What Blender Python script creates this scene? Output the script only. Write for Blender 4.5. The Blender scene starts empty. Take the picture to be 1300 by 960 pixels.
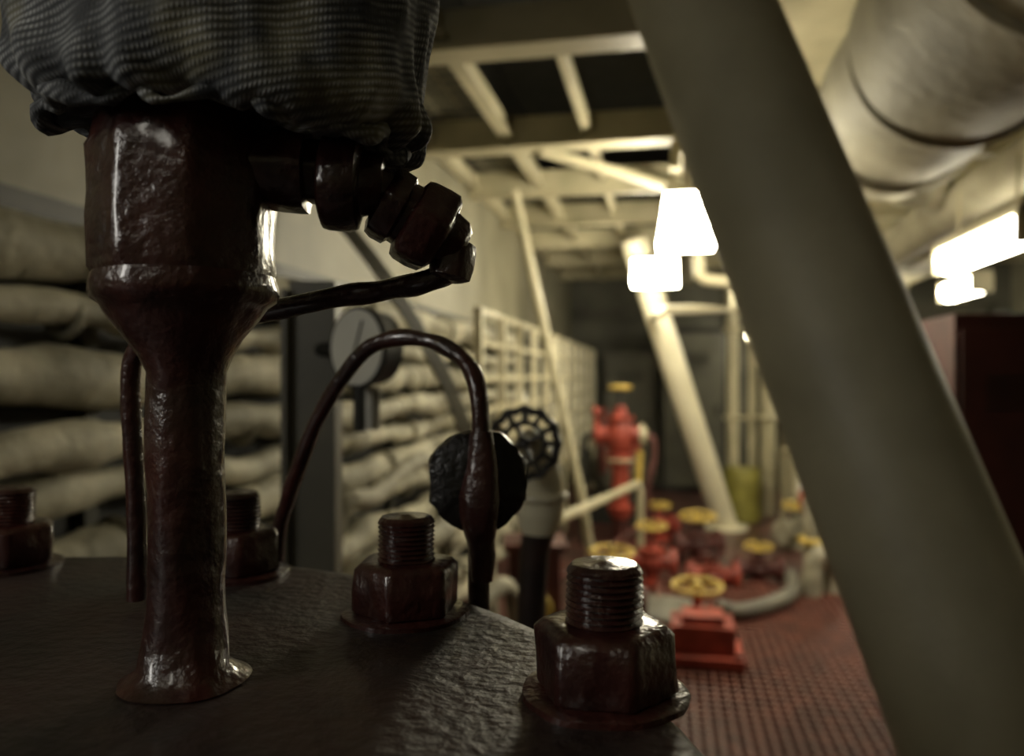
import bpy, math, random
from mathutils import Matrix, Vector, noise
random.seed(4)
S=bpy.context.scene
YAW=math.atan(0.2)
FG=Matrix.Rotation(YAW,4,'Z')      # the pump is mounted at a slight angle to the room axis
I4=Matrix.Identity(4)
pi=math.pi
# ------------------------------------------------------------------ materials
def mat(name,c1,c2=None,rough=.5,metal=0,scale=6,bump=.1,bscale=40,coat=0,spec=.5,detail=5,lo=.35,hi=.65):
    m=bpy.data.materials.new(name); m.use_nodes=True
    n=m.node_tree.nodes; l=m.node_tree.links; b=n['Principled BSDF']
    tc=n.new('ShaderNodeTexCoord')
    nz=n.new('ShaderNodeTexNoise'); nz.inputs['Scale'].default_value=scale; nz.inputs['Detail'].default_value=detail
    l.new(tc.outputs['Object'],nz.inputs['Vector'])
    cr=n.new('ShaderNodeValToRGB'); cr.color_ramp.elements[0].position=lo; cr.color_ramp.elements[1].position=hi
    c2=c2 or tuple(x*.75 for x in c1)
    cr.color_ramp.elements[0].color=(*c2,1); cr.color_ramp.elements[1].color=(*c1,1)
    l.new(nz.outputs['Fac'],cr.inputs['Fac']); l.new(cr.outputs['Color'],b.inputs['Base Color'])
    b.inputs['Roughness'].default_value=rough; b.inputs['Metallic'].default_value=metal
    b.inputs['Coat Weight'].default_value=coat; b.inputs['Coat Roughness'].default_value=.12
    b.inputs['Specular IOR Level'].default_value=spec
    if bump:
        n2=n.new('ShaderNodeTexNoise'); n2.inputs['Scale'].default_value=bscale; n2.inputs['Detail'].default_value=4
        l.new(tc.outputs['Object'],n2.inputs['Vector'])
        bp=n.new('ShaderNodeBump'); bp.inputs['Strength'].default_value=bump; bp.inputs['Distance'].default_value=.3/bscale
        l.new(n2.outputs['Fac'],bp.inputs['Height']); l.new(bp.outputs['Normal'],b.inputs['Normal'])
    return m
def emis(name,col,st):
    m=bpy.data.materials.new(name); m.use_nodes=True
    b=m.node_tree.nodes['Principled BSDF']; b.inputs['Base Color'].default_value=(*col,1)
    b.inputs['Emission Color'].default_value=(*col,1); b.inputs['Emission Strength'].default_value=st
    return m
CREAM=mat('cream_paint',(.54,.49,.33),(.38,.345,.22),rough=.42,scale=2.5,bump=.15,bscale=25)
WHITEC=mat('pale_lit_cream_paint',(.78,.73,.54),(.66,.61,.44),rough=.35,scale=2.5,bump=.1,bscale=25)  # paler cream; bright lamplight on stanchion and rack put into the colour
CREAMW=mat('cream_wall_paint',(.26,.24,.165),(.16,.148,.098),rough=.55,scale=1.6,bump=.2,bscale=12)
LAG=mat('lagging_cloth_paint',(.50,.465,.345),(.20,.185,.13),rough=.7,scale=4.5,bump=.6,bscale=16)
DUCTM=mat('duct_lagging_paint',(.38,.35,.25),(.22,.20,.14),rough=.7,scale=2.2,bump=.4,bscale=12)
COLM=mat('column_grey_cream_paint',(.38,.355,.255),(.29,.27,.19),rough=.5,scale=4,bump=.25,bscale=60)
REDB=mat('oxide_red_gloss_paint',(.058,.015,.011),(.020,.007,.006),rough=.28,scale=18,bump=.9,bscale=95,coat=.6,detail=8)
REDD=mat('oxide_red_dull_paint',(.036,.017,.013),(.012,.008,.007),rough=.55,scale=12,bump=1.0,bscale=110,coat=.1,detail=8)
RED=mat('fire_red_paint',(.44,.075,.045),(.22,.036,.024),rough=.45,scale=8,bump=.1)
DRED=mat('cabinet_red_paint',(.12,.030,.023),(.07,.02,.016),rough=.55,scale=5)
YEL=mat('yellow_paint',(.68,.50,.12),(.46,.32,.06),rough=.5,scale=12)
OLIVE=mat('olive_drum_paint',(.27,.245,.05),(.18,.16,.03),rough=.55)
FLOORM=mat('floor_oxide_paint',(.10,.036,.028),(.04,.018,.015),rough=.38,scale=2.5,bump=.3,bscale=20)
GRATR=mat('grating_oxide_paint',(.22,.080,.058),(.12,.047,.036),rough=.45,scale=9)
DARK=mat('dark_steel',(.03,.029,.023),(.016,.016,.013),rough=.55)
BLK=mat('black_cast_iron',(.018,.013,.011),(.008,.007,.006),rough=.35,bump=.8,bscale=80)
GREY=mat('grey_green_paint',(.13,.122,.092),(.075,.072,.055),rough=.5,scale=3)
GATE=mat('dark_bulkhead_paint',(.17,.165,.125),(.085,.083,.064),rough=.55,scale=1.5)
GRATC=mat('overhead_grating_paint',(.30,.28,.20),(.2,.19,.135),rough=.5)
RUB=mat('hose_rubber',(.20,.19,.15),(.11,.10,.08),rough=.6)
PAPER=mat('gauge_face_enamel',(.80,.80,.74),(.72,.72,.66),rough=.4,bump=0)
LAMP=emis('lamp_diffuser_glow',(1.0,.91,.68),58)
LAMPS=emis('fluorescent_diffuser_glow',(1.0,.93,.72),40)
LAMPB=emis('added_rear_lamp_glow',(1.0,.95,.82),7)  # glow of the added lamp behind the camera
LAMPW=emis('added_wall_lamp_glow',(1.0,.97,.90),17)  # glow of the added lamp at the left wall
# woven cloth
def cloth():
    m=bpy.data.materials.new('woven_lagging_cloth'); m.use_nodes=True
    n=m.node_tree.nodes; l=m.node_tree.links; b=n['Principled BSDF']
    uv=n.new('ShaderNodeUVMap')
    mp=n.new('ShaderNodeMapping'); mp.inputs['Rotation'].default_value=(0,0,math.radians(-14)); l.new(uv.outputs['UV'],mp.inputs['Vector'])
    w=n.new('ShaderNodeTexWave'); w.bands_direction='Y'; w.inputs['Scale'].default_value=84; w.inputs['Distortion'].default_value=.8; w.inputs['Detail'].default_value=2; w.inputs['Detail Scale'].default_value=2
    w2=n.new('ShaderNodeTexWave'); w2.bands_direction='X'; w2.inputs['Scale'].default_value=150; w2.inputs['Distortion'].default_value=1.5
    l.new(mp.outputs['Vector'],w.inputs['Vector']); l.new(uv.outputs['UV'],w2.inputs['Vector'])
    mr=n.new('ShaderNodeMapRange'); mr.inputs['To Min'].default_value=.35; l.new(w2.outputs['Fac'],mr.inputs['Value'])
    mul=n.new('ShaderNodeMath'); mul.operation='MULTIPLY'; l.new(w.outputs['Fac'],mul.inputs[0]); l.new(mr.outputs['Result'],mul.inputs[1])
    tc=n.new('ShaderNodeTexCoord')
    nw=n.new('ShaderNodeTexNoise'); nw.inputs['Scale'].default_value=45; nw.inputs['Detail'].default_value=5; l.new(tc.outputs['Object'],nw.inputs['Vector'])
    cr=n.new('ShaderNodeMapRange'); cr.inputs['From Min'].default_value=.35; cr.inputs['From Max'].default_value=.7; l.new(nw.outputs['Fac'],cr.inputs['Value'])
    pw=n.new('ShaderNodeMath'); pw.operation='MULTIPLY'; l.new(mul.outputs[0],pw.inputs[0]); l.new(cr.outputs['Result'],pw.inputs[1])
    nz=n.new('ShaderNodeTexNoise'); nz.inputs['Scale'].default_value=12; nz.inputs['Detail'].default_value=3; l.new(tc.outputs['Object'],nz.inputs['Vector'])
    r=n.new('ShaderNodeValToRGB'); r.color_ramp.elements[0].position=.56; r.color_ramp.elements[1].position=.64
    r.color_ramp.elements[0].color=(.032,.035,.039,1); r.color_ramp.elements[1].color=(.15,.14,.085,1)
    l.new(nz.outputs['Fac'],r.inputs['Fac'])
    mx=n.new('ShaderNodeMix'); mx.data_type='RGBA'; l.new(pw.outputs[0],mx.inputs['Factor'])
    l.new(r.outputs['Color'],mx.inputs[6]); mx.inputs[7].default_value=(.50,.52,.53,1)
    l.new(mx.outputs[2],b.inputs['Base Color']); b.inputs['Roughness'].default_value=.8
    bp=n.new('ShaderNodeBump'); bp.inputs['Strength'].default_value=.5; bp.inputs['Distance'].default_value=.001
    l.new(mul.outputs[0],bp.inputs['Height']); l.new(bp.outputs['Normal'],b.inputs['Normal'])
    return m
CLOTH=cloth()
# ------------------------------------------------------------------ mesh builder
class B:
    def __init__(s,name,M=I4): s.name=name; s.M=M; s.v=[]; s.f=[]; s.m=[]; s.mats=[]; s.uv={}
    def mi(s,m):
        if m not in s.mats: s.mats.append(m)
        return s.mats.index(m)
    def addf(s,f,m): s.f.append(tuple(f)); s.m.append(s.mi(m))
    def box(s,c,d,m,R=None):
        o=len(s.v); c=Vector(c)
        for z in(-.5,.5):
            for y in(-.5,.5):
                for x in(-.5,.5):
                    p=Vector((x*d[0],y*d[1],z*d[2]))
                    if R: p=R@p
                    s.v.append(c+p)
        for f in((0,2,3,1),(4,5,7,6),(0,1,5,4),(2,6,7,3),(0,4,6,2),(1,3,7,5)): s.addf([o+i for i in f],m)
        return s
    def beam(s,p0,p1,w,h,m):
        p0=Vector(p0);p1=Vector(p1);d=p1-p0
        q=d.to_track_quat('Y','Z').to_matrix()
        return s.box((p0+p1)/2,(w,d.length,h),m,q)
    def ring(s,pts): o=len(s.v); s.v+=pts; return list(range(o,o+len(pts)))
    def skin(s,rings,m,cap=True,closed=False):
        n=len(rings[0])
        for a,b in zip(rings,rings[1:]+([rings[0]] if closed else [])):
            for i in range(n):
                j=(i+1)%n; s.addf((a[i],a[j],b[j],b[i]),m)
        if cap and not closed:
            s.addf(rings[0][::-1],m); s.addf(rings[-1],m)
    def lathe(s,prof,c,m,axis=(0,0,1),seg=32,poly=0,rnd=0,phase=0,cap=True,lump=0):
        """prof: list (t along axis, radius)"""
        c=Vector(c); a=Vector(axis).normalized()
        q=a.to_track_quat('Z','Y') if abs(a.z)<.999 else (Vector((0,0,1)).to_track_quat('Z','Y'))
        X=q@Vector((1,0,0)); Y=q@Vector((0,1,0))
        if a.z<-.999: a=Vector((0,0,-1))
        rings=[]
        for t,r in prof:
            pts=[]
            for i in range(seg):
                th=2*pi*i/seg; rr=r
                if poly:
                    w=2*pi/poly; k=((th+phase)%w)-w/2
                    h=r*math.cos(w/2)/math.cos(k)
                    rr=h*(1-rnd)+r*rnd*.96
                p=c+a*t+X*(rr*math.cos(th))+Y*(rr*math.sin(th))
                if lump: p+= (p-(c+a*t)).normalized()*lump*(noise.noise(p*38)+.5*noise.noise(p*110))
                pts.append(p)
            rings.append(s.ring(pts))
        s.skin(rings,m,cap); return s
    def cyl(s,p0,p1,r,m,seg=20,r1=None):
        p0=Vector(p0);p1=Vector(p1);d=p1-p0
        return s.lathe([(0,r),(d.length,r if r1 is None else r1)],p0,m,axis=d,seg=seg)
    def tube(s,pts,r,m,seg=14,sub=6,lump=0,smooth=True,ls=20):
        P=[Vector(p) for p in pts]
        R=r if isinstance(r,(list,tuple)) else [r]*len(P)
        if smooth and len(P)>2:
            Q=[];RR=[]
            for i in range(len(P)-1):
                a=P[max(i-1,0)];b=P[i];c=P[i+1];d=P[min(i+2,len(P)-1)]
                for k in range(sub):
                    t=k/sub
                    Q.append(.5*((2*b)+(c-a)*t+(2*a-5*b+4*c-d)*t*t+(-a+3*b-3*c+d)*t**3)); RR.append(R[i]*(1-t)+R[i+1]*t)
            Q.append(P[-1]);RR.append(R[-1])
        else: Q=P;RR=R
        T=[(Q[min(i+1,len(Q)-1)]-Q[max(i-1,0)]).normalized() for i in range(len(Q))]
        up=Vector((0,0,1)) if abs(T[0].z)<.9 else Vector((1,0,0))
        X=T[0].cross(up).normalized(); rings=[]
        for q,t,rr in zip(Q,T,RR):
            X=(X-t*X.dot(t)).normalized(); Y=t.cross(X)
            pts=[]
            for i in range(seg):
                th=2*pi*i/seg; dr=X*math.cos(th)+Y*math.sin(th)
                e=rr
                if lump: e+=lump*noise.noise((q+dr*rr)*ls)
                pts.append(q+dr*e)
            rings.append(s.ring(pts))
        s.skin(rings,m); return s
    def torus(s,c,axis,R,r,m,seg=36,seg2=10,scal=0,lob=0):
        c=Vector(c);a=Vector(axis).normalized();q=a.to_track_quat('Z','Y');X=q@Vector((1,0,0));Y=q@Vector((0,1,0))
        rings=[]
        for i in range(seg):
            th=2*pi*i/seg; d=X*math.cos(th)+Y*math.sin(th); RR=R+scal*math.cos(lob*th)
            rings.append(s.ring([c+d*(RR+r*math.cos(2*pi*k/seg2))+a*(r*math.sin(2*pi*k/seg2)) for k in range(seg2)]))
        s.skin(rings,m,closed=True); return s
    def ball(s,c,r,m,seg=20,sc=(1,1,1)):
        c=Vector(c);n=10;rings=[]
        for i in range(n+1):
            ph=-pi/2+pi*(i+.02)/(n+.04)
            rings.append(s.ring([c+Vector((r*sc[0]*math.cos(ph)*math.cos(2*pi*k/seg),r*sc[1]*math.cos(ph)*math.sin(2*pi*k/seg),r*sc[2]*math.sin(ph))) for k in range(seg)]))
        s.skin(rings,m); return s
    def wheel(s,c,axis,R,m,spokes=5,r=None,hub=None):
        r=r or R*.1; c=Vector(c);a=Vector(axis).normalized();q=a.to_track_quat('Z','Y');X=q@Vector((1,0,0));Y=q@Vector((0,1,0))
        s.torus(c,a,R-r,r,m)
        for i in range(spokes):
            th=2*pi*i/spokes+.3; d=X*math.cos(th)+Y*math.sin(th)
            s.tube([c-a*R*.1,c+d*R*.5-a*R*.06,c+d*(R-r)],r*.6,m,seg=8,sub=3)
        s.lathe([(-R*.2,R*.2),(R*.1,R*.2),(R*.16,R*.12)],c,m,axis=a,seg=16); return s
    def done(s,bevel=0,ang=35,bseg=2):
        me=bpy.data.meshes.new(s.name)
        V=[s.M@p for p in s.v]
        # origin at the bounding-box base centre
        xs=[p.x for p in V];ys=[p.y for p in V];zs=[p.z for p in V]
        o=Vector(((min(xs)+max(xs))/2,(min(ys)+max(ys))/2,min(zs)))
        me.from_pydata([p-o for p in V],[],s.f)
        for m in s.mats: me.materials.append(m)
        me.polygons.foreach_set('material_index',s.m)
        me.polygons.foreach_set('use_smooth',[True]*len(s.f))
        me.validate(); me.update()
        me.set_sharp_from_angle(angle=math.radians(ang))
        ob=bpy.data.objects.new(s.name,me); ob.location=o; S.collection.objects.link(ob)
        if bevel:
            bv=ob.modifiers.new('bevel','BEVEL'); bv.width=bevel; bv.segments=bseg; bv.limit_method='ANGLE'; bv.angle_limit=math.radians(40)
        return ob
# ------------------------------------------------------------------ room shell
B('floor').box((1.7,5.25,-.06),(6.8,15.7,.12),FLOORM).done()
B('wall_left').box((-1.66,5.25,1.70),(.1,15.7,3.4),CREAMW).box((-1.66,5.25,4.05),(.1,15.7,1.3),DARK).done()  # upper wall's dark colour stands in for shade above the catwalk
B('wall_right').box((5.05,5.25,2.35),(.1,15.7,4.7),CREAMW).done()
B('wall_far').box((1.7,13.05,2.35),(6.6,.1,4.7),GATE).done()
B('wall_back').box((1.7,-2.55,2.35),(6.6,.1,4.7),CREAMW).done()
B('ceiling').box((1.7,5.25,4.76),(6.8,15.7,.12),DARK).done()
# lower plated deckhead : near part and right part
B('ceiling_lower_near').box((-.75,.35,3.34),(1.7,5.7,.06),CREAM).done(.005)
B('ceiling_lower_side').box((2.55,5.25,3.70),(4.8,15.4,.06),CREAM).done()
# transverse deck beams on the right side
b=B('deck_beams')
for k in range(6):
    v=6.3+k*1.15
    b.box((2.6,v,3.5),(4.7,.02,.34),CREAM); b.box((2.6,v,3.33),(4.7,.14,.02),CREAM)
b.box((.25,8,3.42),(.02,9.6,.48),CREAM); b.box((.25,8,3.18),(.16,9.6,.025),CREAM)
for u in (2.7,3.9):
    b.box((u,9.3,3.44),(.02,6.8,.42),CREAM); b.box((u,9.3,3.22),(.16,6.8,.025),CREAM)
b.done(.003)
# overhead catwalk framing + gratings
vs=[3.45,4.95,6.25,7.5,8.8,10.2,11.6]
b=B('overhead_catwalk_frame')
for v in vs:
    b.box((-.75,v,3.27),(1.7,.02,.2),CREAM); b.box((-.75,v,3.165),(1.7,.17 if v<6 else .07,.02),CREAM)
for u in(-1.55,-1.02,.05):
    b.box((u,7.9,3.3),(.02,9.1,.12),CREAM); b.box((u,7.9,3.235),(.08,9.1,.018),CREAM)
for v0,v1 in zip(vs,vs[1:]):
    b.box((-.51,(v0+v1)/2,3.28),(.05,v1-v0,.08),CREAM)
b.beam((-.82,5,3.16),(.05,6.2,3.16),.07,.05,CREAM)
b.beam((.05,4.95,3.2),(.03,4.95,2.98),.1,.06,CREAM)
for v in(3.45,6.25,8.8): b.box((.05,v,3.95),(.06,.06,1.4),GREY)
b.done(.003)
b=B('overhead_grating')
for v0,v1 in zip(vs,vs[1:]+[12.9]):
    for k in range(3): b.box((-1.5+.45*(k+.5)/3,(v0+v1)/2,3.375),(.01,v1-v0-.04,.012),GRATC)
    n=int((v1-v0)/.12)
    for k in range(n): b.box((-1.28,v0+(k+.5)*(v1-v0)/n,3.375),(.46,.042,.006),GRATC)
b.done()
b=B('floor_grating')
for k in range(34): b.box((-.05+k*.058,5.0,.022),(.014,3.1,.03),GRATR)
for k in range(42): b.box((.9,3.48+k*.075,.026),(1.95,.02,.03),GRATR)
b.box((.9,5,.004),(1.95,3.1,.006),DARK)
for x in(-.08,1.88): b.box((x,5,.03),(.05,3.15,.05),GRATR)
for y in(3.44,6.56): b.box((.9,y,.03),(2.0,.05,.05),GRATR)
b.done()
# ------------------------------------------------------------------ left wall pipe bank and rack
b=B('lagged_pipe_bank')
b.box((-1.60,5.2,1.15),(.012,15,2.05),DARK)  # dark backing sheet, puts the shade between the pipes into colour
z=2.10
for k in range(13):
    r=[.085,.045,.07,.055,.05,.07,.05,.065,.05,.065,.055,.06,.06][k]
    z-=r
    u=-1.48+(.03 if k%2 else 0.0)+(.04 if k in(3,7) else 0)
    pts=[]; 
    for j in range(30):
        v=-1.9+j*.32
        pts.append((u+.016*math.sin(j*1.7+k),v,z+.014*math.sin(j*1.1+k*2)+.008*math.sin(j*2.3+k)))
    b.tube(pts,[r*(1+.12*math.sin(j*2.1+k*1.3)) for j in range(30)],LAG,seg=16,sub=4,lump=.028,ls=6)
    for v in (1.3+(.37*k)%1.3,2.4+(.53*k)%1.1,3.6+(.41*k)%.9,5+(.3*k)%1): b.torus((u,v,z),(0,1,0),r*1.0,.014,LAG,seg=20,seg2=6)
    z-=r+.034
for v in(-.5,1.9,4.3,6.6): b.box((-1.575,v,1.1),(.03,.05,2.0),GREY)
b.done()
b=B('pipe_hanger_rack')
for k in range(12):
    v=4.7+k*.68
    b.box((-1.15,v,1.40),(.055,.045,1.46),WHITEC)
for zz in(2.12,1.92,1.70,1.50,1.28,1.05,.8): b.box((-1.15,8.45,zz),(.03,7.55,.030),CREAM)
for v in(4.7,8.78,12.18): b.box((-1.15,v,.4),(.05,.05,.8),CREAM)
for k in range(11):
    b.box((-1.2,5.0+k*.68,1.22+.12*(k%3)),(.06,.2,.22),[CREAM,GREY,PAPER][k%3])
b.done()
# conduits on the wall (cream, some bending)
b=B('conduit_run')
for o in(0,.14):
    b.tube([(-1.55,3.0+o,3.2),(-1.5,3.05+o,2.6),(-1.22,3.3+o,2.1),(-1.05,3.7+o,1.6),(-1.0,4.1+o,1.0),(-1.0,4.3+o,.0)],.018,GREY,seg=8)
b.tube([(-1.59,2.5,2.7),(-1.58,2.52,2.4),(-1.57,2.6,2.3),(-1.57,2.55,2.15),(-1.55,2.7,2.05)],.012,DARK,seg=8)
b.done()
# curvy cream lagged lines lower left
b=B('lagged_branch_pipe')
b.tube([(-1.2,2.2,0.0),(-1.2,2.25,.6),(-1.05,2.5,1.0),(-.95,3.1,1.05),(-.9,3.7,1.0),(-.88,3.9,.0)],.05,LAG,lump=.012)
b.tube([(-1.0,2.6,0.0),(-.95,2.7,.5),(-.78,3.1,.75),(-.7,3.5,.72),(-.7,3.8,.0)],.04,LAG,lump=.01)
b.tube([(-1.1,2.45,.0),(-1.1,2.45,1.15),(-1.05,2.7,1.27),(-1.05,3.5,1.25),(-1.05,3.7,0)],.036,LAG,lump=.008)
b.done()
# ------------------------------------------------------------------ stanchions
b=B('leaning_stanchion',FG)
a=Vector((.4165,1.75,2.54)); d=Vector((.279,-.4,-1.137))
top=a-d*((3.25-2.54)/1.137); bot=a+d*(2.53/1.137)
b.tube([bot+(top-bot)*t/12 for t in range(13)],.145,COLM,seg=48,sub=2,lump=.002)
b.lathe([(0,.24),(.03,.24),(.031,.15)],(bot.x,bot.y,0),COLM,seg=40)
b.torus(top-(top-bot).normalized()*.12,(top-bot),.15,.02,COLM)
b.done()
b=B('leaning_stanchion',FG)
bot=Vector((2.42,8.9,.0)); top=Vector((1.25,8.15,3.14)); dd=top-bot
b.tube([bot+dd*t/8 for t in range(9)],.135,WHITEC,seg=32,sub=1)
b.lathe([(0,.24),(.03,.24),(.031,.14)],bot,WHITEC,seg=32)
b.done()
b=B('leaning_pole',FG)
b.tube([(.66,6.1,0),(.54,6.0,.74),(.09,5.95,2.78),(.02,5.9,3.1)],.036,CREAM,seg=12,smooth=False)
b.done()
# ------------------------------------------------------------------ overhead duct at the right
b=B('lagged_exhaust_duct')
b.tube([(1.34,.2,3.16),(1.30,1.2,3.14),(1.26,2.2,3.15),(1.23,3.4,3.16),(1.22,4.4,3.17),(1.23,5.0,3.17),(1.24,5.35,3.17),(1.25,5.5,3.16)],[.48,.48,.47,.45,.43,.41,.33,.20],DUCTM,seg=48,lump=.04,ls=2.5)
for v,r in((1.4,.48),(2.6,.465),(3.75,.44),(4.65,.43)): b.torus((1.24,v,3.16),(0.0,1,.01),r,.022,DUCTM,seg=48)
b.tube([(1.25,5.4,3.16),(1.35,5.9,3.15),(1.7,6.3,3.1),(2.1,7.0,3.05),(2.15,12.9,3.05)],.12,LAG,seg=20,lump=.01)
b.tube([(2.1,1.0,3.0),(2.1,3.0,2.98),(2.12,6.0,3.0),(2.15,9,2.9)],.15,DUCTM,seg=24,lump=.01)
b.done()
b=B('overhead_cable_tray')
for k in range(5): b.tube([(2.75+.1*k,.5,3.00-.01*k),(2.77+.1*k,4,2.98),(2.75+.1*k,12.8,3.0)],.035,CREAM,seg=8)
for v in (2,4,6,8,10,12): b.box((2.95,v,2.94),(.7,.04,.02),CREAM); b.box((2.6,v,3.3),(.02,.04,.7),CREAM); b.box((3.3,v,3.3),(.02,.04,.7),CREAM)
b.done()
# ------------------------------------------------------------------ lamps
def hang_lamp(u,v,z,w,wt,h,dep=.3,hz=3.2,em=LAMP,rod=GREY):
    b=B('hanging_lamp')
    o=len(b.v)
    for zz,ww in((z-h/2,w),(z+h/2,wt)):
        for sx,sy in((-1,-1),(1,-1),(1,1),(-1,1)): b.v.append(Vector((u+sx*ww/2,v+sy*dep*(ww/w)/2,zz)))
    for f in((3,2,1,0),(4,5,6,7),(0,1,5,4),(1,2,6,5),(2,3,7,6),(3,0,4,7)): b.addf([o+i for i in f],em)
    b.box((u,v,z+h/2+.02),(wt*1.05,dep*wt/w*1.1,.04),CREAM)
    for s in(-1,1): b.cyl((u+s*wt*.3,v,z+h/2+.03),(u+s*wt*.3,v,hz),.01,rod,seg=8)
    b.done(.02,bseg=3)
hang_lamp(.10,5.12,2.69,.35,.25,.33,.30,3.15,rod=CREAM)
hang_lamp(-.13,7.42,2.67,.42,.40,.22,.34,3.15,rod=CREAM)
def tube_lamp(u,v,z,L,top=3.66,em=LAMPS,w=.16):
    b=B('fluorescent_lamp')
    b.lathe([(0,w*.42),(.02,w*.5),(L-.02,w*.5),(L,w*.42)],(u,v-L/2,z),em,axis=(0,1,0),seg=20)
    b.box((u,v,z+w*.5),(w*.9,L+.06,.05),CREAM)
    for s in(-1,1):
        b.box((u,v+s*(L/2+.015),z+.01),(w,.03,w*1.05),CREAM)
        b.cyl((u,v+s*L*.35,z+w*.5),(u,v+s*L*.35,top),.01,CREAM,seg=8)
    b.done()
tube_lamp(1.90,5.3,2.51,1.3,2.95,w=.19)
tube_lamp(2.95,8.8,2.62,.9,2.93,w=.2)
tube_lamp(3.9,6.2,2.75,1.2)  # added out of view at the right for more light
tube_lamp(1.2,12.0,2.33,.3)
tube_lamp(2.35,11.2,2.75,.9,3.0)  # added lamp hidden behind the stanchion, brightens the far end
tube_lamp(-.6,-1.2,3.0,1.2,3.3,LAMPB)  # added unseen behind the camera to light the pump
# added unseen lamp on the left wall, for highlights on the pump
b=B('added_wall_lamp')
b.box((-1.22,-.45,2.12),(.12,.12,.46),LAMPW); b.box((-1.30,-.45,2.12),(.05,.18,.52),CREAM)
b.box((-1.46,-.45,2.16),(.30,.05,.06),CREAM); b.done(.02)
# ------------------------------------------------------------------ conduits near the lamps
b=B('bent_conduit',FG)
b.tube([(1.42,6,3.12),(1.42,6,2.6),(1.44,6,2.47),(1.55,6,2.44),(1.70,6,2.44),(1.76,6.0,2.5),(1.76,6.0,3.12)],.045,CREAM,sub=5)
b.tube([(1.46,8.15,2.31),(1.40,7.6,2.31),(1.40,7,2.31),(1.6,7,2.31),(1.98,7,2.31),(1.98,7,3.12)],.04,WHITEC,smooth=False)
b.done()
b=B('vertical_pipe_group')
for i,(u,v,r) in enumerate(((.78,10.2,.07),(1.02,10.3,.055),(1.2,10.2,.09),(1.5,10.6,.06))):
    b.cyl((u,v,0),(u,v,3.32),r,CREAM,seg=16)
    b.torus((u,v,1.2),(0,0,1),r+.02,.03,CREAM); b.torus((u,v,2.3),(0,0,1),r+.02,.03,CREAM)
b.done()
# ------------------------------------------------------------------ far end cabinets
def cabinet(name,u,v,w,d,h,m,m2,doors=1,z0=0.):
    b=B(name); b.box((u,v,z0+h/2),(w,d,h),m)
    for k in range(doors):
        cx=u-w/2+w*(k+.5)/doors
        b.box((cx,v-d/2-.012,z0+h/2),(w/doors*.9,.025,h*.93),m2)
        b.box((cx+w/doors*.35,v-d/2-.04,z0+h*.5),(.025,.03,.14),DARK)
        for j in range(5): b.box((cx,v-d/2-.03,z0+h*.78+j*.035),(w/doors*.5,.02,.012),DARK)
    b.box((u,v,z0+.04),(w*1.03,d*1.03,.08),DARK)
    b.done(.008)
cabinet('switchboard_cabinet',.35,12.3,.95,.5,2.45,DARK,GATE,1)
cabinet('switchboard_cabinet',-.6,12.5,.8,.5,2.1,GREY,GATE,1)
cabinet('electrical_cabinet',2.3,12.4,1.3,.5,2.2,CREAM,CREAM,2)
cabinet('red_locker',1.55,4.25,.5,.5,2.0,DRED,DRED,1)
cabinet('white_locker',3.3,6.6,.9,.6,2.0,CREAM,CREAM,2)
b=B('bulkhead_frame')
for u in(-.1,.95,3.2,4.3): b.box((u,12.93,1.7),(.14,.14,3.4),CREAM)
b.box((1.6,12.9,2.75),(6,.16,.16),GREY)
b.done()
# ------------------------------------------------------------------ valves on the floor
def W(x,y): p=FG@Vector((x,y,0)); return p.x,p.y
def valve(name,x,y,zw,R,body,wheelm,s=1.,rot=0):
    u,v=W(x,y); b=B(name); h=zw
    b.lathe([(0,.13*s),(.03,.13*s),(.031,.07*s),(h*.2,.07*s),(h*.3,.11*s),(h*.42,.12*s),(h*.54,.09*s),(h*.55,.12*s),(h*.61,.12*s),(h*.62,.06*s),(h*.72,.045*s)],(u,v,0),body,seg=24)
    c,sn=math.cos(rot),math.sin(rot)
    for k in(-1,1):
        d=Vector((c*k,sn*k,0)); p=Vector((u,v,h*.38))
        b.lathe([(.08*s,.075*s),(.17*s,.075*s),(.171*s,.13*s),(.205*s,.13*s),(.206*s,.11*s),(.23*s,.11*s)],p,body,axis=d,seg=20)
        b.beam((u+k*.05*s,v,h*.6),(u+k*.03*s,v,h*.88),.02,.02,body)
    b.cyl((u,v,h*.6),(u,v,zw+.05),.014,DARK,seg=10)
    b.wheel((u,v,zw),(0,-.12,1),R,wheelm,r=R*.10,spokes=4); b.done()
valve('gate_valve',.66,5.2,.55,.15,DRED,YEL,1.0)
valve('gate_valve',1.15,6.5,.48,.13,RED,YEL,.9)
valve('gate_valve',1.72,7.3,.42,.17,DRED,YEL,1.0,.3)
valve('gate_valve',2.05,6.55,.3,.12,DRED,YEL,.85,.1)
valve('gate_valve',1.62,6.35,.28,.10,RED,DRED,.9,.1)
valve('gate_valve',2.85,7.9,.42,.14,LAG,YEL,1.0,.7)
valve('gate_valve',1.55,8.3,.36,.13,RED,YEL,.9,.7)
# red gear box with yellow wheel
u,v=W(1.13,4.68)
b=B('valve_gearbox')
b.box((u,v,.075),(.46,.42,.06),RED); b.box((u,v,.18),(.36,.30,.17),RED); b.box((u,v,.285),(.24,.22,.05),RED)
for sx in(-1,1):
    for sy in(-1,1): b.lathe([(0,.022),(.02,.022)],(u+sx*.2,v+sy*.17,.105),DARK,seg=6)
b.cyl((u-.02,v+.26,.04),(u-.02,v+.26,.40),.03,RED); b.wheel((u-.02,v+.26,.395),(0,-.1,1),.165,YEL,r=.016)
b.box((u-.02,v+.2,.16),(.12,.16,.12),RED)
b.done(.012)
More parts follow.
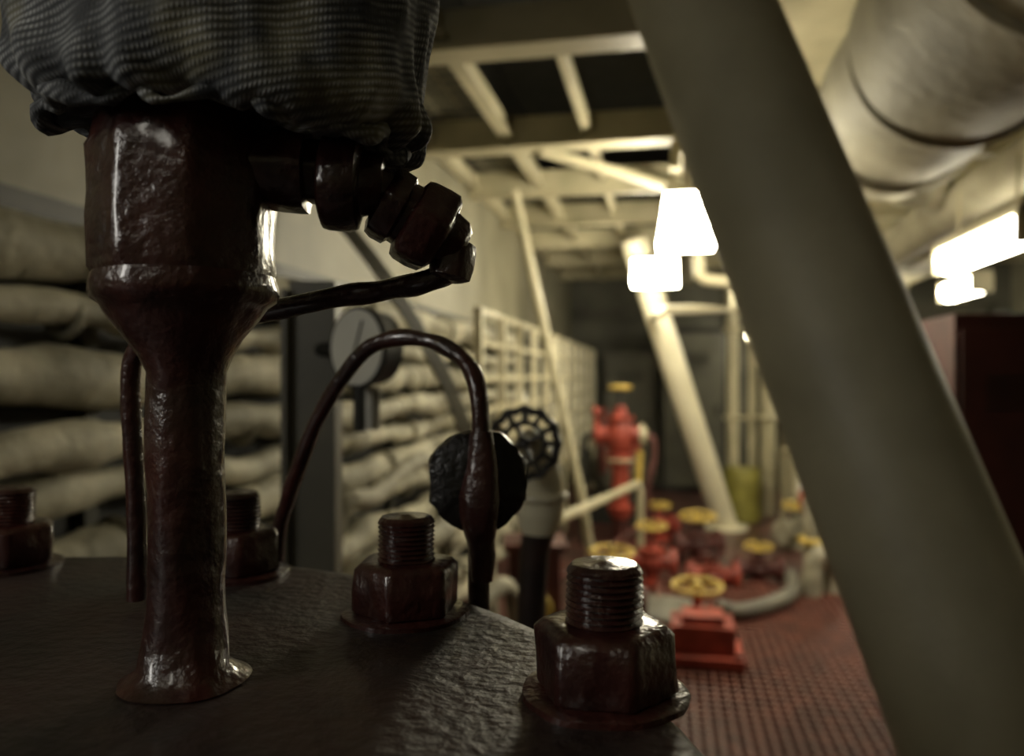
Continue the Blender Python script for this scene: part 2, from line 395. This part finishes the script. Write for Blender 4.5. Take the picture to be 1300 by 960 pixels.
# fire hydrant / valve station
u,v=W(1.1,8.0)
b=B('fire_valve_station')
b.lathe([(0,.20),(.04,.20),(.041,.08),(.28,.08)],(u,v,0),DRED,seg=28)
b.lathe([(.28,.09),(.33,.12),(.40,.13),(.41,.09),(.82,.09),(.83,.14),(.86,.14)],(u,v,0),RED,seg=28)
b.lathe([(.86,.15),(.89,.15)],(u,v,0),CREAM,seg=28)
b.lathe([(.89,.14),(.93,.14),(.94,.10),(1.0,.13),(1.15,.15),(1.26,.11),(1.27,.14),(1.31,.14),(1.32,.07),(1.42,.05)],(u,v,0),RED,seg=28)
for k in(-1,1):
    b.lathe([(.1,.09),(.20,.09)],(u,v,1.12),RED,axis=(k,0,0),seg=20)
    b.lathe([(.20,.12),(.24,.12),(.241,.07),(.27,.07)],(u,v,1.12),CREAM if k>0 else RED,axis=(k,0,0),seg=20)
b.cyl((u,v,1.38),(u,v,1.66),.02,DARK); b.wheel((u,v,1.60),(0,.1,1),.12,YEL,r=.018)
b.tube([(u+.27,v,1.12),(u+.33,v-.02,1.08),(u+.34,v-.04,.9),(u+.28,v-.1,.6),(u+.28,v-.1,.0)],.03,DRED)
b.ball((u-.24,v-.05,1.36),.05,RED); b.cyl((u-.24,v-.05,1.1),(u-.24,v-.05,1.34),.025,RED)
b.tube([(u-.27,v,1.12),(u-.36,v,1.08),(u-.38,v,.9),(u-.38,v,.0)],.035,DARK)
b.done()
u,v=W(2.75,9.4)
b=B('oil_drum')
b.lathe([(0,.2),(.015,.21),(.19,.205),(.2,.215),(.21,.205),(.39,.205),(.4,.215),(.41,.205),(.61,.21),(.63,.2),(.62,.18)],(u,v,0),OLIVE,seg=32); b.done()
# pump motor, dark, behind the fire station
u,v=W(1.25,9.6)
b=B('electric_pump_motor')
b.box((u,v,.15),(.6,.9,.3),DARK)
b.lathe([(-.4,.1),(-.38,.26),(.3,.26),(.34,.2),(.42,.2),(.44,.08)],(u,v,.6),GREY,axis=(0,-1,0),seg=28)
for k in range(9): b.torus((u,v+.3-k*.07,.6),(0,1,0),.265,.012,GREY,seg=28,seg2=6)
b.box((u+.2,v,.9),(.2,.25,.18),RED)
b.tube([(u-.1,v-.5,.6),(u-.1,v-.55,.95),(u-.1,v-.4,1.25),(u-.1,v-.1,1.25),(u-.1,v,0.7)],.05,DRED)
b.done(.006)
# handrail
b=B('handrail',FG)
b.tube([(.25,5.0,0),(.25,5.0,.72),(.27,5.02,.79),(1.12,7.0,.76),(1.14,7.0,.70),(1.14,7.0,0)],.034,CREAM,smooth=False)
b.tube([(.25,5.0,.4),(1.14,7.0,.38)],.02,DRED)
b.tube([(1.12,7,.76),(1.14,7.02,1.05)],.03,YEL)
b.done()
b=B('sea_chest_housing',FG)
b.box((.13,4.6,.36),(.30,.3,.72),DRED); b.box((.13,4.6,.74),(.36,.36,.04),DRED); b.box((.13,4.6,.03),(.4,.4,.06),DRED)
b.lathe([(0,.10),(.05,.10)],(.13,4.45,.4),YEL,axis=(0,-1,0),seg=20)
b.lathe([(0,.05),(.12,.05),(.121,.07),(.15,.07)],(.13,4.6,.76),YEL,seg=16)
b.done(.01)
# hoses
b=B('coiled_hose',FG)
b.tube([(1.45,5.5,.10),(1.55,5.4,.10),(1.85,5.6,.10),(2.1,5.9,.10),(2.2,6.2,.14)],.055,RUB)
b.done()
b=B('manhole_cover',FG)
b.lathe([(0,.30),(.03,.30),(.04,.27),(.045,.1),(.06,.05)],(1.08,5.6,.045),RUB,seg=36); b.done()
# sacks / lagged manifold at right of the aisle
b=B('lagged_manifold',FG)
b.tube([(2.45,6.3,0),(2.45,6.3,.45),(2.48,6.4,.62),(2.6,6.7,.66),(2.75,7.1,.6),(2.8,7.2,0)],.11,LAG,lump=.02,seg=20)
b.tube([(2.3,6.05,0),(2.32,6.05,.25),(2.40,6.05,.36),(2.5,6.1,.2),(2.5,6.1,0)],.075,LAG,lump=.012)
b.torus((2.45,6.3,.4),(0,0,1),.13,.03,YEL); b.torus((2.58,6.68,.66),(1,1,0),.13,.028,RED)
b.done()
b=B('work_bench',FG)
b.box((3.6,9.1,.85),(.9,.5,.06),CREAM); 
for sx in(-.4,.4):
    for sy in(-.2,.2): b.box((3.6+sx,9.1+sy,.41),(.05,.05,.82),CREAM)
b.box((3.5,8.9,.5),(.6,.03,.5),PAPER); b.box((3.45,9.1,1.0),(.4,.3,.24),GREY)
b.done(.005)
# ------------------------------------------------------------------ gauge board on grey post
b=B('gauge_post',FG)
b.box((-.41,1.65,.95),(.095,.07,1.90),GREY); b.box((-.41,1.65,.01),(.2,.2,.02),GREY)
b.box((-.46,1.65,.95),(.012,.13,1.86),GREY)
ax=Vector((-.62,-.79,.0)).normalized(); c=Vector((-.290,1.5,1.758))
b.lathe([(-.05,.05),(-.049,.070),(-.01,.074),(0,.080),(.008,.080),(.009,.074)],c,DARK,axis=ax,seg=40)
b.lathe([(.0,.073),(.0105,.073)],c,PAPER,axis=ax,seg=40)
b.beam(c+ax*.014+Vector((0,0,-.01)),c+ax*.014+Vector((.018,-.014,.05)),.004,.003,DARK)
b.cyl(c-ax*.04,(-.40,1.63,1.758),.016,DARK); b.cyl(c+Vector((0,0,-.07)),c+Vector((0,.0,-.16)),.012,DARK)
b.box((-.285,1.55,1.64),(.05,.004,.085),PAPER); b.cyl((-.285,1.555,1.66),(-.40,1.63,1.66),.006,DARK,seg=8)
b.done(.002)
# ------------------------------------------------------------------ black handwheel valve behind the pump
b=B('handwheel_valve',FG)
c=Vector((.02,1.3,1.592)); ax=Vector((-.18,-1,.05)).normalized()
q=ax.to_track_quat('Z','Y'); X=q@Vector((1,0,0)); Y=q@Vector((0,1,0))
b.torus(c,ax,.056,.0062,BLK,seg=96,scal=.0022,lob=12)
b.torus(c,ax,.034,.0045,BLK,seg=48)
for i in range(12):
    th=2*pi*i/12; dd=X*math.cos(th)+Y*math.sin(th); b.tube([c+dd*.034,c+dd*.055],.0045,BLK,seg=8)
for i in range(4):
    th=2*pi*i/4+.4; dd=X*math.cos(th)+Y*math.sin(th); b.tube([c+dd*.008,c+dd*.036],.0045,BLK,seg=8)
b.lathe([(-.02,.011),(.01,.011),(.014,.006)],c,BLK,axis=ax,seg=6)
b.lathe([(0,.008),(.05,.009),(.055,.022),(.08,.024)],c,CREAM,axis=-ax,seg=28)
bc=c-ax*.10
b.tube([c-ax*.07,bc+Vector((0,0,-.02)),bc+Vector((.012,.02,-.07)),bc+Vector((.012,.03,-.13)),bc+Vector((.010,.03,-.17))],[.024,.034,.042,.044,.030],WHITEC,seg=24)
b.tube([bc+Vector((.012,.03,-.16)),bc+Vector((.0,.04,-.26)),(bc.x-.01,bc.y+.06,.9),(bc.x-.01,bc.y+.06,0)],[.03,.026,.026,.026],REDD,seg=24)
b.torus(bc+Vector((.012,.025,-.10)),(0,0,1),.045,.008,WHITEC)
b.lathe([(0,.08),(.02,.08),(.021,.034)],(bc.x-.01,bc.y+.06,0),REDD,seg=28)
b.done()
# ------------------------------------------------------------------ FOREGROUND PUMP
C=Vector((-.38,.26)); zf=1.535
b=B('pump_casing_with_flange',FG)
b.lathe([(0,.5),(.06,.5),(.061,.36),(.5,.36),(1.0,.38),(1.40,.40),(1.44,.40),(1.441,.475),(1.485,.475),(1.487,.468),(1.489,.478),(zf-.006,.478),(zf-.001,.472),(zf,.46),(zf,.38),(zf+.004,.36),(zf+.004,.30),(zf+.004,.0001)],(C.x,C.y,0),REDD,seg=96,lump=.0015)
def stud(x,y,h=.069,tilt=.0,ph=0.):
    prof=[(.034,.0195)]
    t=.036
    while t<h-.004:
        prof+=[(t,.0200),(t+.0016,.0183)]; t+=.0032
    prof+=[(h-.003,.0195),(h-.0005,.0175),(h,.016),(h-.001,.008),(h+.001,.003)]
    b.lathe(prof,(x,y,zf),REDB,seg=28,lump=.0016)
    b.lathe([(0,.043),(.003,.043),(.004,.040)],(x,y,zf),REDB,seg=32,lump=.003)
    b.lathe([(.003,.034),(.006,.0375),(.020,.0375),(.034,.0375),(.038,.033),(.0385,.026)],(x,y,zf),REDB,seg=64,poly=6,rnd=.15,phase=ph,lump=.0022)
stud(.048,.41,ph=.25); stud(-.074,.55,ph=.7); stud(-.233,.665,ph=.1); stud(-.44,.69)
for k in range(4,13):
    th=math.radians(97+26.2*(k-3)); 
    if k<12: stud(C.x+.43*math.cos(th),C.y+.43*math.sin(th),ph=k)
b.done(ang=50)
b=B('steam_valve',FG)
sx,sy=-.174,.42
stem=[(.005,.034),(.007,.030),(.012,.023),(.03,.0205)]+[(.03+.0125*k,.0197) for k in range(1,10)]+[(.155,.0195),(.168,.020),(.176,.0235),(.186,.029),(.196,.0365),(.203,.041),(.206,.0455),(.210,.0468),(.214,.0470),(.219,.0460)]
b.lathe(stem,(sx,sy,zf),REDB,seg=56,lump=.0020)
b.lathe([(.217,.0455),(.222,.0475),(.235,.0475),(.248,.0475),(.260,.0475),(.272,.0475),(.284,.0475),(.288,.0455),(.30,.044),(.32,.03)],(sx-.0,sy,zf),REDB,seg=72,poly=8,rnd=.35,phase=.35,lump=.0022)
# lateral outlet with lumpy hex pieces
o=Vector((sx+.03,sy,1.812)); dr=Vector((1,.06,-.05)).normalized()
b.lathe([(0,.02),(.01,.022),(.02,.023),(.030,.0245),(.035,.024),(.036,.018),(.044,.018)],o,REDB,axis=dr,seg=48,poly=6,rnd=.4,lump=.002)
p1=o+dr*.042
b.lathe([(0,.020),(.002,.0245),(.005,.0255),(.016,.0258),(.020,.0245),(.022,.018),(.026,.017),(.033,.014)],p1+Vector((0,0,-.004)),REDB,axis=dr,seg=48,lump=.002)
b.tube([p1+dr*.02+Vector((0,0,-.002)),(-.075,.428,1.803),(-.052,.434,1.793),(-.035,.439,1.784)],[.013,.0125,.0125,.013],REDB,seg=20,lump=.0015,ls=50)
ax=Vector((.72,.22,-.40)).normalized(); c=Vector((-.060,.436,1.791))
b.lathe([(-.016,.015),(-.014,.021),(-.010,.0225),(-.003,.0222),(-.001,.0190),(.002,.0190),(.004,.0242),(.007,.0252),(.015,.0254),(.022,.0246),(.025,.021),(.026,.016),(.034,.0145),(.038,.010)],c,REDB,axis=ax,seg=60,poly=6,rnd=.25,lump=.002)
e=c+ax*.036+Vector((-.003,0,-.003))
b.lathe([(-.017,.006),(-.015,.0120),(-.008,.0130),(0,.0130),(.005,.012),(.007,.006)],e,REDB,axis=(0.2,.1,1),seg=36,poly=6,rnd=.35,lump=.0015)
# small-bore tube running back left then down
b.tube([e+Vector((0,0,-.006)),e+Vector((-.005,.002,-.012)),e+Vector((-.016,.004,-.016)),(-.075,.465,1.752),(-.11,.475,1.7475),(-.17,.50,1.739),(-.235,.53,1.731),(-.258,.54,1.718),(-.264,.545,1.69),(-.262,.55,1.60),(-.262,.55,1.545)],.0066,REDB,seg=14,lump=.0012,ls=60)
b.done(ang=50)
# cloth lagging: continuous gathered sleeve
b=B('cloth_lagging_bag',FG)
cx,cy=-.155,.435; nA=200; nT=80; rings=[]
for j in range(nT+1):
    t=j/nT
    pts=[]
    for i in range(nA):
        th=2*pi*i/nA; cs,sn=math.cos(th),math.sin(th)
        zb=1.833-.006*cs-.006*math.exp(-((cs-.65)/.35)**2)+.007*noise.noise(Vector((cs*3,sn*3,1)))
        rx=.109;ry=.086
        fold=.5+.5*math.sin(th*15+2.5*math.sin(th*3)+.8*math.sin(th*7))
        if t<.10:
            k=t/.10; f=.46+.36*k; z=zb+.010*(1-k)**2-.003*fold*k
        elif t<.3:
            k=(t-.10)/.20; f=.82+.18*math.sin(k*pi/2); z=zb+.036*k**1.4
        elif t<.86:
            k=(t-.3)/.56; f=1.0+.03*math.sin(k*pi); z=zb+.036+.21*k
        else:
            k=(t-.86)/.14; f=max(.02,math.cos(k*pi/2)); z=zb+.246+.05*math.sin(k*pi/2)
        amp=.0085*math.exp(-((t-.14)/.11)**2)
        n1=noise.noise(Vector((cs*2.2,sn*2.2,t*5)))*.009+noise.noise(Vector((cs*6,sn*6,t*12+4)))*.004
        sk=-.04*(z-1.84)
        x=cx+cs*(rx*f+amp*fold+n1)+sk*abs(cs); y=cy+sn*(ry*f+amp*fold+n1)
        z+=noise.noise(Vector((cs*9,sn*9,t*6)))*.004*(1 if t<.3 else .2)
        pts.append(Vector((x,y,z)))
    rings.append(b.ring(pts))
b.skin(rings,CLOTH)
# frayed draw-string hem
hem=[]
for i in range(60):
    th=2*pi*i/60
    hem.append(Vector((cx+.092*math.cos(th)+.006*math.sin(9*th),cy+.072*math.sin(th),1.832-.008*math.cos(th)+.004*math.sin(13*th))))
b.tube(hem+[hem[0]],.004,CLOTH,seg=8,sub=2,lump=.005,ls=60)
ob=b.done(ang=80)
uvl=ob.data.uv_layers.new(name='UVMap')
for poly in ob.data.polygons:
    for li in poly.loop_indices:
        vi=ob.data.loops[li].vertex_index
        co=ob.data.vertices[vi].co
        if vi<(nT+1)*nA:
            i=vi%nA; 
            uu=i/nA
            if poly.loop_total==4 and i==0 and any((ob.data.loops[k].vertex_index%nA)==nA-1 for k in poly.loop_indices): uu=1.0
            uvl.data[li].uv=(uu*.65,co.z)
        else: uvl.data[li].uv=(co.x,co.z)
# drain trap disc with arch tube
b=B('diaphragm_sensor_with_tube',FG)
c=Vector((-.026,.62,1.619))
b.lathe([(-.016,.030),(-.014,.0415),(-.004,.0425),(-.003,.036),(.001,.036),(.002,.0425),(.010,.0415),(.013,.034),(.018,.020)],c,BLK,axis=(0.05,-1,0),seg=64,poly=8,rnd=.35,phase=.39,lump=.004)
b.lathe([(0,.0085),(.24,.0085),(.2401,.0085)],(c.x,c.y,1.34),REDB,seg=20,lump=.0008)
b.lathe([(-.075,.009),(-.055,.0095),(-.045,.011),(-.028,.016),(-.01,.0165),(.012,.0135),(.030,.010),(.040,.008)],c+Vector((.002,-.013,0)),REDB,seg=28,lump=.003)
b.tube([(-.024,.607,1.652),(-.025,.61,1.685),(-.034,.62,1.709),(-.055,.635,1.726),(-.088,.65,1.7335),(-.118,.665,1.727),(-.143,.68,1.705),(-.170,.70,1.668),(-.198,.72,1.61),(-.222,.745,1.545),(-.232,.77,1.45),(-.235,.78,1.2)],.0070,REDB,seg=16,lump=.0014,ls=50)
b.lathe([(0,.05),(.01,.05),(.011,.010),(1.345,.010)],(c.x,c.y,0),REDD,seg=16)
b.lathe([(0,.05),(.01,.05),(.011,.008),(1.25,.008)],(-.235,.78,0),REDD,seg=16)
b.done(ang=45)
# ------------------------------------------------------------------ world
w=bpy.data.worlds.new('world'); S.world=w; w.use_nodes=True
w.node_tree.nodes['Background'].inputs[0].default_value=(.5,.5,.38,1); w.node_tree.nodes['Background'].inputs[1].default_value=.02
# ------------------------------------------------------------------ camera
cam=bpy.data.cameras.new('camera'); co=bpy.data.objects.new('camera',cam); S.collection.objects.link(co)
co.location=(0,0,1.7); co.rotation_euler=(pi/2,0,YAW); cam.sensor_width=36; cam.sensor_fit='HORIZONTAL'; cam.lens=36*1000/1300; cam.clip_start=.02
cam.dof.use_dof=True; cam.dof.focus_distance=.46; cam.dof.aperture_fstop=4.6
S.camera=co
S.view_settings.view_transform='Standard'
S.view_settings.look='None'
